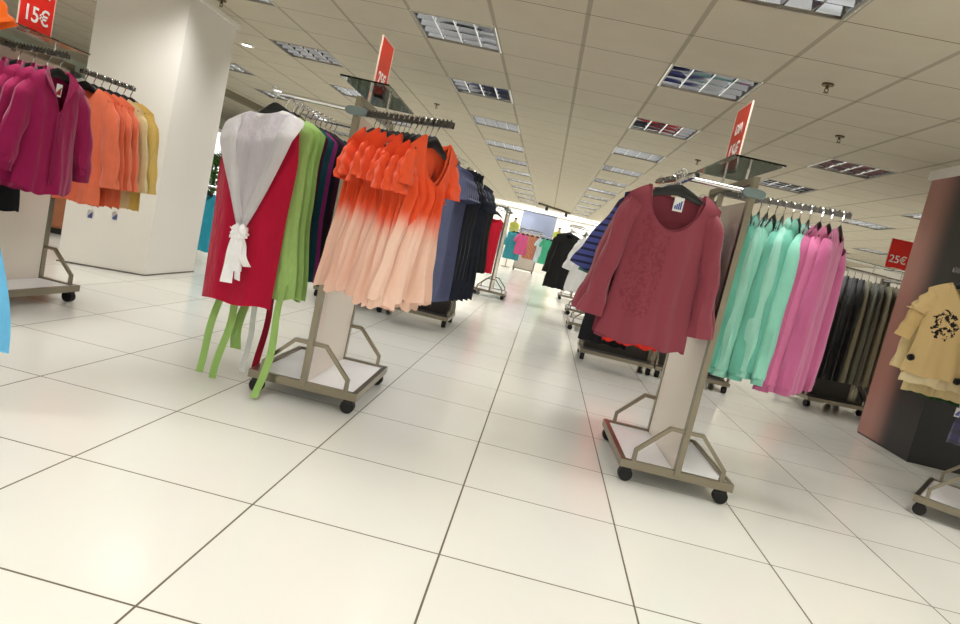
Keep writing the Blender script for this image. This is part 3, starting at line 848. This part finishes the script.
# ------------------------------------------------------------------ placements
J = lambda a: rnd.uniform(-a, a)
def row(keys, a, b, rz, labels, cat, group, drop=.08, jit=.06, hl=None, dz=.004):
    """garments evenly along a rail from a to b; keys nearest first"""
    a, b = Vector(a), Vector(b); n = len(keys)
    for i, k in enumerate(keys):
        p = a+(b-a)*(i/(max(1, n-1)))
        r_ = rz[0]+(rz[1]-rz[0])*i/max(1, n-1) if isinstance(rz, tuple) else rz
        hang(k, p.x, p.y, p.z, r_+J(jit), labels[i] if isinstance(labels, list) else labels % ORD[i], cat, group, drop, (hl % ORD[i]) if hl else None, J(dz))
def deg(a): return math.radians(a)
# --- the right stand: mauve tops in front, mint and pink sweatshirts on its arm
RS = (1.515, 1.515)
stand('mobile steel stand holding the mauve tops and mint sweatshirts', RS[0], RS[1], .03, side=-.285, tall=1.412,
      arm=[((-.012, .16, 1.45), (.60, .02, 1.455)), ((-.10, .36, 1.54), (-.20, .98, 1.54))])
sign(1.505, 1.63, 1.561, -PI/2+.0, .26, .32, [('15€', .055, .115), ('DIA', .185, .075)], 'red price card above the glass shelf of the mauve tops stand', REDSIDE)
MX = 1.205
ys = [1.12, 1.19, 1.25, 1.32, 1.40]
for i, y in enumerate(ys):
    hang('mauve' if i == 0 else 'mauve_plain', MX+.002*i, y, 1.428, (0.06, -.06, .10, -.02, .05)[i],
         'mauve scoop-neck top with embroidered front facing the aisle' if i == 0 else 'mauve top, %s behind the embroidered one' % ORD[i-1], 'top', 'mauve tops on the right stand',
         hl='embroidered mauve top' if i == 0 else '%s mauve top behind the embroidered one' % ORD[i-1])
A0, A1 = Vector((1.668, 1.652, 1.450)), Vector((2.07, 1.525, 1.455))
n = 11
for i in range(n):
    p = A0+(A1-A0)*(i*.092 if i < 8 else .77+.115*(i-8))+Vector((0, J(.012), 0))
    k = ('mint%d' % (0, 1, 2, 0, 1, 2, 1, 0)[i]) if i < 8 else 'pink%d' % (1, 0, 1, 0)[i-8]
    lab = ('mint green sweatshirt, %s from the mauve tops stand post' % ORD[i]) if i < 8 else ('pink sweatshirt, %s beyond the mint green ones' % ORD[i-8])
    hang(k, p.x, p.y, p.z, deg(70-12*i/n)+J(.08), lab, 'sweatshirt', 'mint green sweatshirts' if i < 8 else 'pink sweatshirts', dz=J(.012), hl=lab.replace(' from the mauve tops stand post', ' from the stand'))
for i, (x, y) in enumerate(((1.290, 2.32), (1.305, 2.40), (1.325, 2.48))):
    hang('navy_striped', x, y, 1.545, .06*i-.03, 'navy striped top behind the mauve tops' + ('' if i == 0 else ', %s in the row' % ORD[i]), 'top', 'navy striped tops', hl='navy striped top, %s in its row' % ORD[i])
# --- the left stand: crimson tunic, lime tunics, orange dresses
LS = (-.283, 1.45)
stand('mobile steel stand holding the crimson tunic and orange dresses', LS[0], LS[1], .035, side=-.365, arm=[((.03, -.345, 1.378), (.475, -.632, 1.372))], top=1.45, tall=1.385)
sign(-.30, 1.46, 1.531, PI/2, .215, .26, [('25€', .045, .085)], 'red price card above the glass shelf of the orange dresses stand', REDSIDE)
hang('crimson', -.648, 1.06, 1.392, .06, 'crimson sleeveless tunic with a knotted white wrap front', 'tunic', drop=.105, tilt=-.02, htilt=-.17)
for i, (k, x, y, r_) in enumerate((('lime', -.625, 1.15, -.10), ('lime_b', -.610, 1.21, -.14), ('lime_c', -.612, 1.27, -.10))):
    hang(k, x, y, 1.385, r_, 'lime green sleeveless tunic, %s behind the crimson tunic' % ORD[i], 'tunic', 'lime green tunics with long ties')
for i, (k, y) in enumerate((('black_tied', 1.34), ('teal_dark', 1.40), ('plum', 1.455), ('teal_dark', 1.51), ('violet', 1.57), ('black_tunic', 1.63), ('plum', 1.69), ('teal_dark', 1.75), ('black_tunic', 1.81))):
    nm = {'black_tied': 'black tunic with trailing white and crimson ties', 'teal_dark': 'dark teal tunic', 'plum': 'dark plum tunic', 'violet': 'violet tunic', 'black_tunic': 'black sleeveless tunic'}[k]
    hang(k, -.655+.006*i, y, 1.385, -.25+J(.08), '%s, %s behind the lime green ones' % (nm, ORD[i]), 'tunic', 'dark tunics behind the lime ones', hl='%s behind the lime ones' % (nm.split(' with')[0]+' '+ORD[i]))
B0, B1 = Vector((-.175, 1.075, 1.378)), Vector((.150, .865, 1.373))
n = 13
for i in range(n):
    p = B0+(B1-B0)*(i/(n-1))+Vector((0, J(.004), 0))
    lab = 'orange to blush dip-dyed dress, %s from the left end of its arm' % ORD[i] if i < n-1 else 'orange to blush dip-dyed dress at the right end, neckline showing'
    hang('dress%d' % (i % 2) if i < n-1 else 'dress2', p.x, p.y, p.z, deg(60)+J(.16) if i < n-1 else deg(58), lab, 'dress', 'orange dip-dyed dresses', dz=J(.022), tilt=J(.05), hl=lab.replace(' to blush dip-dyed', '').replace(' of its arm', ''))
# --- the far left stand: magenta shirts, coral and yellow tops
FS = (-2.315, 1.60)
stand('mobile steel stand by the white pillar holding magenta shirts', FS[0], FS[1], .0, arm=[((-.4, -.10, 1.385), (.40, -.20, 1.382)), ((.06, .36, 1.385), (.07, .86, 1.392))], top=1.41, tall=1.36)
sign(-2.315, 1.63, 1.480, PI/2, .24, .36, [('15€', .07, .115), ('DIA', .215, .095)], 'red 15 euro price card above the magenta shirts')
C0, C1 = Vector((-1.96, 1.41, 1.370)), Vector((-2.42, 1.46, 1.370))
for i, (t, r_) in enumerate(((0.0, 77), (.17, 80), (.36, 84), (.56, 80))):
    p = C0+(C1-C0)*t
    lab = 'magenta shirt with a tag, turned to the aisle' if i == 0 else 'magenta shirt, %s behind the one facing the aisle' % ORD[i-1]
    hang('magenta', p.x, p.y, p.z, deg(r_), lab, 'shirt', 'magenta shirts', hl=lab)
for i, t in enumerate((.84, 1.0)):
    p = C0+(C1-C0)*t
    lab = 'black tunic left of the magenta shirts, %s from them' % ORD[i]
    hang('black_tunic', p.x, p.y, p.z, deg(55), lab, 'tunic', 'black tunics by the magenta shirts', hl=lab)
ks = ['coral', 'coral_b', 'coral', 'coral', 'cream', 'yellow', 'yellow']
for i, k in enumerate(ks):
    nm = 'coral orange top' if k.startswith('coral') else ('cream top' if k == 'cream' else 'yellow top')
    lab = '%s, %s from the front on the arm beside the pillar' % (nm, ORD[i])
    hang(k, -2.235+.001*i, 1.98+.072*i, 1.387, J(.10)-.05, lab, 'top', 'coral and yellow tops', hl=lab.replace(' on the arm', ''))
# --- the far right stand: beige printed tee
QS = (3.41, 2.03)
stand('mobile steel stand at the right edge below the beige tee', QS[0], QS[1], deg(-35), arm=[((-.02, .36, 1.40), (-.46, .22, 1.40))], side=-.3)
hang('beige', 3.25, 2.47, 1.40, -.20, 'beige tee with a black floral print and long under-sleeves', 'tee')
hang('cream', 3.33, 2.55, 1.385, -.2, 'cream top directly behind the beige printed tee', 'top')
hang('green_scarf', 3.46, 2.62, 1.12, -.3, 'dark green top showing below the beige tee', 'top')
hang('plaid', 3.74, 2.62, .80, -.3, 'grey and violet plaid top hanging low at the right edge', 'top')
# --- racks in the middle distance, left
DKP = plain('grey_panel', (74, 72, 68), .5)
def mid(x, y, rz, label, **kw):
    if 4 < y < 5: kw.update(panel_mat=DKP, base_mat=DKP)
    return stand(label, x, y, rz, **kw)
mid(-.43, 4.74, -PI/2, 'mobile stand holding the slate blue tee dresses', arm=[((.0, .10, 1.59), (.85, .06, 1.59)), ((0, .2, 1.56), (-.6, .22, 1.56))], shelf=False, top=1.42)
for i in range(6):
    hang('slate', -.345+.012*i, 3.95+.06*i, 1.595, J(.08), 'slate blue tee dress, %s behind the orange dresses' % ORD[i], 'dress', 'slate blue tee dresses')
for i in range(5):
    hang('navy_dress' if i % 2 else 'charcoal_trousers', -.275+.01*i, 4.34+.06*i, 1.59, J(.08), ('dark navy dress' if i % 2 else 'charcoal trousers')+', %s behind the slate blue dresses' % ORD[i], 'dress' if i % 2 else 'trousers', 'dark clothes behind the slate blue dresses')
for i in range(5):
    hang('black_dress' if i % 2 else 'navy_dress', -.23+.014*i, 4.86+.09*i, 1.56, J(.08), ('black dress' if i % 2 else 'navy dress')+' at the back of the slate blue row, %s' % ORD[i], 'dress', 'dark dresses at the back of the row')
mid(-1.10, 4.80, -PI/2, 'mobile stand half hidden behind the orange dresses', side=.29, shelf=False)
for i in range(8):
    hang(('charcoal_trousers', 'navy_dress', 'black_long')[i % 3], -1.42+.085*i, 4.51, 1.435, deg(80)+J(.1), 'dark %s on the rack behind the orange dresses, %s from left' % (('trousers', 'navy dress', 'black dress')[i % 3], ORD[i]), ('trousers', 'dress', 'dress')[i % 3], 'dark clothes behind the orange dresses', hl='dark %s behind the dresses, %s from left' % (('trousers', 'navy dress', 'black dress')[i % 3], ORD[i]))
mid(-.05, 9.24, 0, 'mobile stand holding the red strappy top far down the aisle', side=-.16, arm=[((-.0, -.36, 1.45), (-.42, -.50, 1.45))], shelf=False)
hang('red_top', -.20, 8.80, 1.42, .1, 'red strappy top beside the aisle beyond the dark dresses', 'top', drop=.16)
for i in range(3):
    hang('black_dress', -.37-.05*i, 8.70-.05*i, 1.46, .2, 'black strappy dress near the red top, %s from it' % ORD[i], 'dress', 'black strappy dresses')
# --- racks in the middle distance, right
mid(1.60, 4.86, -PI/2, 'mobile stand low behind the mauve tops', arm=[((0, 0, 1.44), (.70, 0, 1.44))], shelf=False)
for i in range(3):
    hang('red_long', 1.60+.02*i, 4.06+.09*i, 1.44, J(.1), 'red long top whose hem shows under the mauve tops, %s from front' % ORD[i], 'top', 'red long tops', hl='red long top, %s from front' % ORD[i])
for i in range(4):
    hang('black_long', 1.385+.012*i, 4.25+.08*i, 1.44, J(.1), 'long black dress left of the red tops, %s from front' % ORD[i], 'dress', 'long black dresses', hl='long black dress, %s from front' % ORD[i])
for i in range(3):
    hang('teal_top', 1.335, 4.62+.05*i, 1.27, J(.1), 'dark teal top behind the striped tops, %s from front' % ORD[i], 'top', 'dark teal tops')
mid(2.34, 4.86, -PI/2, 'mobile stand hidden low behind the mint sweatshirts', side=-.25, shelf=False)
for i in range(6):
    hang('grey_trousers', 2.05+.08*i, 5.12, 1.435, deg(85)+J(.08), 'grey trousers behind the mint sweatshirts, %s from left' % ORD[i], 'trousers', 'grey trousers behind the mint sweatshirts')
mid(1.46, 7.30, 0, 'small mobile stand holding the white blouses', side=-.22, arm=[((0, -.36, 1.44), (-.05, -.75, 1.44))], shelf=False)
for i in range(4):
    hang('white_top', 1.26, 6.92+.12*i, 1.30, J(.1), 'white blouse beyond the striped tops, %s from front' % ORD[i], 'blouse', 'white blouses')
mid(1.50, 9.45, 0, 'mobile stand holding the black coats', side=-.5, shelf=False)
for i in range(6):
    hang('black_coat', 1.0+.01*i, 9.0+.14*i, 1.36, .15+J(.1), 'black coat down the aisle, %s from front' % ORD[i], 'coat', 'black coats')
mid(1.42, 12.5, 0, 'mobile stand behind the black coats', side=-.3, shelf=False)
for i in range(4):
    hang('black_coat', 1.12, 12.2+.15*i, 1.43, .1, 'black coat on the farthest right stand, %s from front' % ORD[i], 'coat', 'black coats on the farthest stand')
# --- rack by the rose pillar
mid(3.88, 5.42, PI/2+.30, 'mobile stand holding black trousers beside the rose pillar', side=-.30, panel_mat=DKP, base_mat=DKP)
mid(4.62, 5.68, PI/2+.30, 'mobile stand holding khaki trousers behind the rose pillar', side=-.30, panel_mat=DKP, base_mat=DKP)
ca, sa = math.cos(.30), math.sin(.30)
for i in range(14):
    t = -.52+.085*i; px_ = 3.97+t*ca; py_ = 5.13+t*sa
    k = 'black_trousers' if i < 5 else ('khaki_trousers', 'grey_trousers')[(i//2) % 2]
    nm = {'black_trousers': 'black trousers', 'khaki_trousers': 'khaki trousers', 'grey_trousers': 'grey green trousers'}[k]
    hang(k, px_, py_, 1.435, .30+deg(58)+J(.06), '%s beside the rose pillar, %s on the rail from left' % (nm, ORD[i]), 'trousers', 'trousers beside the rose pillar', hl='%s by the rose pillar, %s from left' % (nm, ORD[i]))
sign(4.28, 5.50, 1.575, .30-.25, .22, .30, [('25€', .06, .11)], 'bright red 25 euro price card beside the rose pillar')
hang('orange_top', 3.42, 5.0, .72, .4, 'orange cloth hanging low below the pink sweatshirts', 'top')
# --- far end of the aisle
mid(.05, 21.6, PI/2, 'small mobile stand holding coloured clothes at the aisle end', side=-.3, arm=[((0, .1, 1.30), (.1, .12, 1.30))], shelf=False)
for i, (k, x, nm) in enumerate((('pale_far', -.95, 'pale blue tee at the left of the far rack'), ('teal_far', -.52, 'teal tee on the far rack'), ('teal_far', -.40, 'teal tee behind another on the far rack'), ('pink_far', -.20, 'pink tee on the far rack'),
                         ('pink_far', -.05, 'pink tee beside the striped tops on the far rack'), ('orange_far', .12, 'orange striped top on the far rack, left one'), ('orange_far', .30, 'orange striped top on the far rack, right one'),
                         ('pale_far', .50, 'pale blue tee right of the striped tops on the far rack'), ('mint_far', .66, 'green tee on the far rack'), ('mint_far', .80, 'green tee at the right end of the far rack'))):
    hang(k, x, 21.28-.02*(i % 2), 1.36, J(.25)+.1, nm, 'tee', 'clothes on the far rack')
link_rail = link('hanging_rail', rail_bm((-1.15, 21.29, 1.355), (1.0, 21.29, 1.355), False), CHROME, None)
tag(link_rail, 'long chrome rail carrying the coloured clothes at the aisle end', 'rail')
POSTER = NT('grey_blue_poster'); v_ = POSTER.coord(); zz = POSTER.sep(v_)
f_ = POSTER.noise(v_, 1.2, 2)
POSTER.l(POSTER.mix(f_, lin((92, 100, 124)), lin((140, 148, 170))), POSTER.b.inputs['Base Color']); POSTER.b.inputs['Roughness'].default_value = .6
o = link('wall_poster', mbox(-.46, .80, 23.33, 23.39, .95, 2.17), POSTER.m, None, False); tag(o, 'large grey blue poster on the white far wall', 'poster')
def mannequin(x, y, rz, label, c, tilt=0):
    m = empty('mannequin', (x, y, 0), rz, label, 'mannequin', 'torso mannequins at the far wall')
    bm = bmesh.new(); rings = []
    for z, a, b in ((.95, .15, .10), (1.05, .17, .115), (1.18, .135, .095), (1.30, .14, .10), (1.42, .165, .115), (1.52, .18, .10), (1.60, .16, .08), (1.635, .09, .06), (1.66, .055, .055), (1.74, .05, .05)):
        rings.append([Vector((a*math.cos(t), b*math.sin(t), z)) for t in [2*PI*j/20 for j in range(20)]])
    loft(bm, rings, close=True, caps=True); link('torso', bm, plain('mannequin_skin', (214, 200, 176), .5), m)
    bm = bmesh.new(); rings = []
    for z, a, b in ((.82, .215, .15), (1.0, .19, .13), (1.18, .15, .108), (1.42, .178, .126), (1.54, .19, .11), (1.60, .165, .088), (1.625, .12, .07)):
        rings.append([Vector((a*math.cos(t)*(1+.04*math.sin(6*t)*(1.6-z)), b*math.sin(t), z)) for t in [2*PI*j/24 for j in range(24)]])
    loft(bm, rings, close=True); link('top', bm, fabric(c), m)
    bm = bmesh.new(); cyl(bm, (0, 0, 1.765), (0, 0, 1), .05, .05, 18); link('neck_cap', bm, BLACK, m)
    bm = bmesh.new(); tube(bm, [(0, 0, .02), (0, 0, .96)], .016, 10); link('pole', bm, STEEL, m)
    bm = bmesh.new(); cyl(bm, (0, 0, .012), (0, 0, 1), .16, .024, 24); link('foot', bm, STEEL, m)
mannequin(-.62, 22.4, .15, 'headless mannequin in a yellow green top left of the poster', (208, 214, 110))
mannequin(.98, 22.4, -.15, 'headless mannequin in a yellow green top right of the poster', (206, 216, 92))
# --- behind the white pillar
pot = empty('potted_palm', (-7.15, 13.15, 0), 0, 'potted palm by the shop window beyond the white pillar', 'plant')
bm = bmesh.new(); loft(bm, [[Vector((r_*math.cos(t), r_*math.sin(t), z)) for t in [2*PI*j/20 for j in range(20)]] for r_, z in ((.02, 0), (.17, 0), (.22, .40), (.20, .40), (.19, .34), (.01, .34))], close=True); link('pot', bm, plain('terracotta', (150, 96, 70), .7), pot)
link('trunk', mtube([(0, 0, .32), (.02, 0, .8), (.0, .02, 1.15)], [.04, .035, .025], 8), plain('palm_trunk', (110, 88, 60), .8), pot)
GREEN = NT('palm_leaf'); GREEN.l(GREEN.mix(GREEN.noise(GREEN.coord(), 6, 2), lin((40, 110, 40)), lin((110, 170, 60))), GREEN.b.inputs['Base Color']); GREEN = GREEN.m
R_ = random.Random(3)
for i in range(16):
    a = i*2.4; el = .3+.9*R_.random(); L = .75+.3*R_.random(); bm = bmesh.new(); prev = None
    for j in range(13):
        s = j/12; rr = L*s; z = 1.12+L*math.sin(el)*s*1.1-.75*s*s*L
        c = Vector((math.cos(a)*rr*math.cos(el*.6), math.sin(a)*rr*math.cos(el*.6), z))
        if prev is not None:
            for sd_ in (-1, 1):
                side = Vector((-math.sin(a), math.cos(a), -.35))*sd_*(.26*math.sin(PI*min(1, s+.08))**.7)
                t = (c-prev)
                q = [prev, prev+t*.8, c+side+t*.5]
                vs = [bm.verts.new(p) for p in q]; bm.faces.new(vs)
                vs = [bm.verts.new(p+Vector((0, 0, -.003))) for p in q]; bm.faces.new(vs[::-1])
        prev = c
    link('frond', bm, GREEN, pot, False)
shrub = empty('shrub', (-6.3, 11.3, 0), 0, 'leafy green shrub below the palm beyond the white pillar', 'plant')
bm = bmesh.new(); loft(bm, [[Vector((r_*math.cos(t), r_*math.sin(t), z)) for t in [2*PI*j/20 for j in range(20)]] for r_, z in ((.02, 0), (.16, 0), (.2, .3), (.18, .3), (.01, .27))], close=True); link('pot', bm, plain('grey_pot', (130, 130, 126), .7), shrub)
bm = bmesh.new()
for i in range(420):
    c = Vector((R_.gauss(0, .22), R_.gauss(0, .22), .80+R_.gauss(0, .20))); dv = Vector((R_.uniform(-1, 1), R_.uniform(-1, 1), R_.uniform(-.5, .8))).normalized()*.085
    pe = dv.cross(Vector((R_.uniform(-1, 1), R_.uniform(-1, 1), 1))).normalized()*.026
    bm.faces.new([bm.verts.new(p) for p in (c-dv, c+pe, c+dv, c-pe)])
link('foliage', bm, GREEN, shrub, False)
link('stem', mtube([(0, 0, .25), (.01, 0, .75)], .02, 8), plain('palm_trunk_dark', (90, 74, 50), .8), shrub)
lr = empty('low_rail', (-2.90, 4.95, 0), 0, 'low clothes rail behind the white pillar carrying a teal dress', 'clothes rack')
for s in (-1, 1):
    link('upright', mtube([(s*.30, 0, .03), (s*.30, 0, .82)], .011, 10), STEEL, lr); link('foot', mtube([(s*.30, -.16, .014), (s*.30, .16, .014)], .013, 10), STEEL, lr)
link('crossbar', mtube([(-.31, 0, .82), (.31, 0, .82)], .010, 10), CHROME, lr)
hang('teal_drape', -2.92, 4.95, .83, .05, 'teal dress hanging low between the white pillar and crimson tunic', 'dress')
wc = empty('display_cabinet', (-4.35, 4.75, 0), .3, 'orange brown wooden cabinet left of the white pillar', 'cabinet')
WOOD = NT('orange_brown_wood'); WOOD.l(WOOD.mix(WOOD.noise(WOOD.coord(), 4, 5), lin((150, 88, 54)), lin((186, 120, 82))), WOOD.b.inputs['Base Color']); WOOD.b.inputs['Roughness'].default_value = .5; WOOD = WOOD.m
link('carcass', mbox(-.4, .4, -.25, .25, .06, 1.05, bev=.004), WOOD, wc, False); link('plinth', mbox(-.38, .38, -.23, .23, 0, .06), BLACK, wc, False)
for s in (-1, 1):
    dr = link('door', mbox(s*.2-.19, s*.2+.19, -.268, -.25, .08, 1.03, bev=.003), WOOD, wc, False); link('handle', mtube([(s*.03, -.285, .5), (s*.03, -.285, .64)], .006, 8), STEEL, dr)
link('cabinet_top', mbox(-.42, .42, -.27, .27, 1.05, 1.08, bev=.003), WOOD, wc, False)
# --- left edge foreground
mid(-1.92, .10, 0, 'mobile stand at the left edge carrying the light blue dress', arm=[((0, 0, 1.44), (.80, 0, 1.44)), ((0, -.08, 1.545), (.74, -.08, 1.545))])
hang('blue_dress', -1.315, .10, 1.44, deg(12), 'light blue long dress at the left edge in the foreground', 'dress')
hang('orange_top', -1.335, .02, 1.545, deg(12), 'orange blouse at the upper left corner', 'blouse')
# ------------------------------------------------------------------ unused first copies are dropped
def drop_tree(o):
    for ch in list(o.children): drop_tree(ch)
    bpy.data.objects.remove(o)
for k, (o, u) in GK.items():
    if not u: drop_tree(o)
# ------------------------------------------------------------------ picture settings
S.view_settings.view_transform = 'Standard'; S.view_settings.look = 'None'
S.view_settings.exposure = 0.36; S.view_settings.gamma = 1.0; S.view_settings.use_curve_mapping = False
S.cycles.use_denoising = True
try: S.cycles.denoiser = 'OPENIMAGEDENOISE'
except Exception: pass
S.cycles.max_bounces = 8; S.cycles.diffuse_bounces = 4; S.cycles.glossy_bounces = 4; S.cycles.transmission_bounces = 6
S.cycles.sample_clamp_indirect = 6.0
S.cycles.caustics_reflective = False; S.cycles.caustics_refractive = False
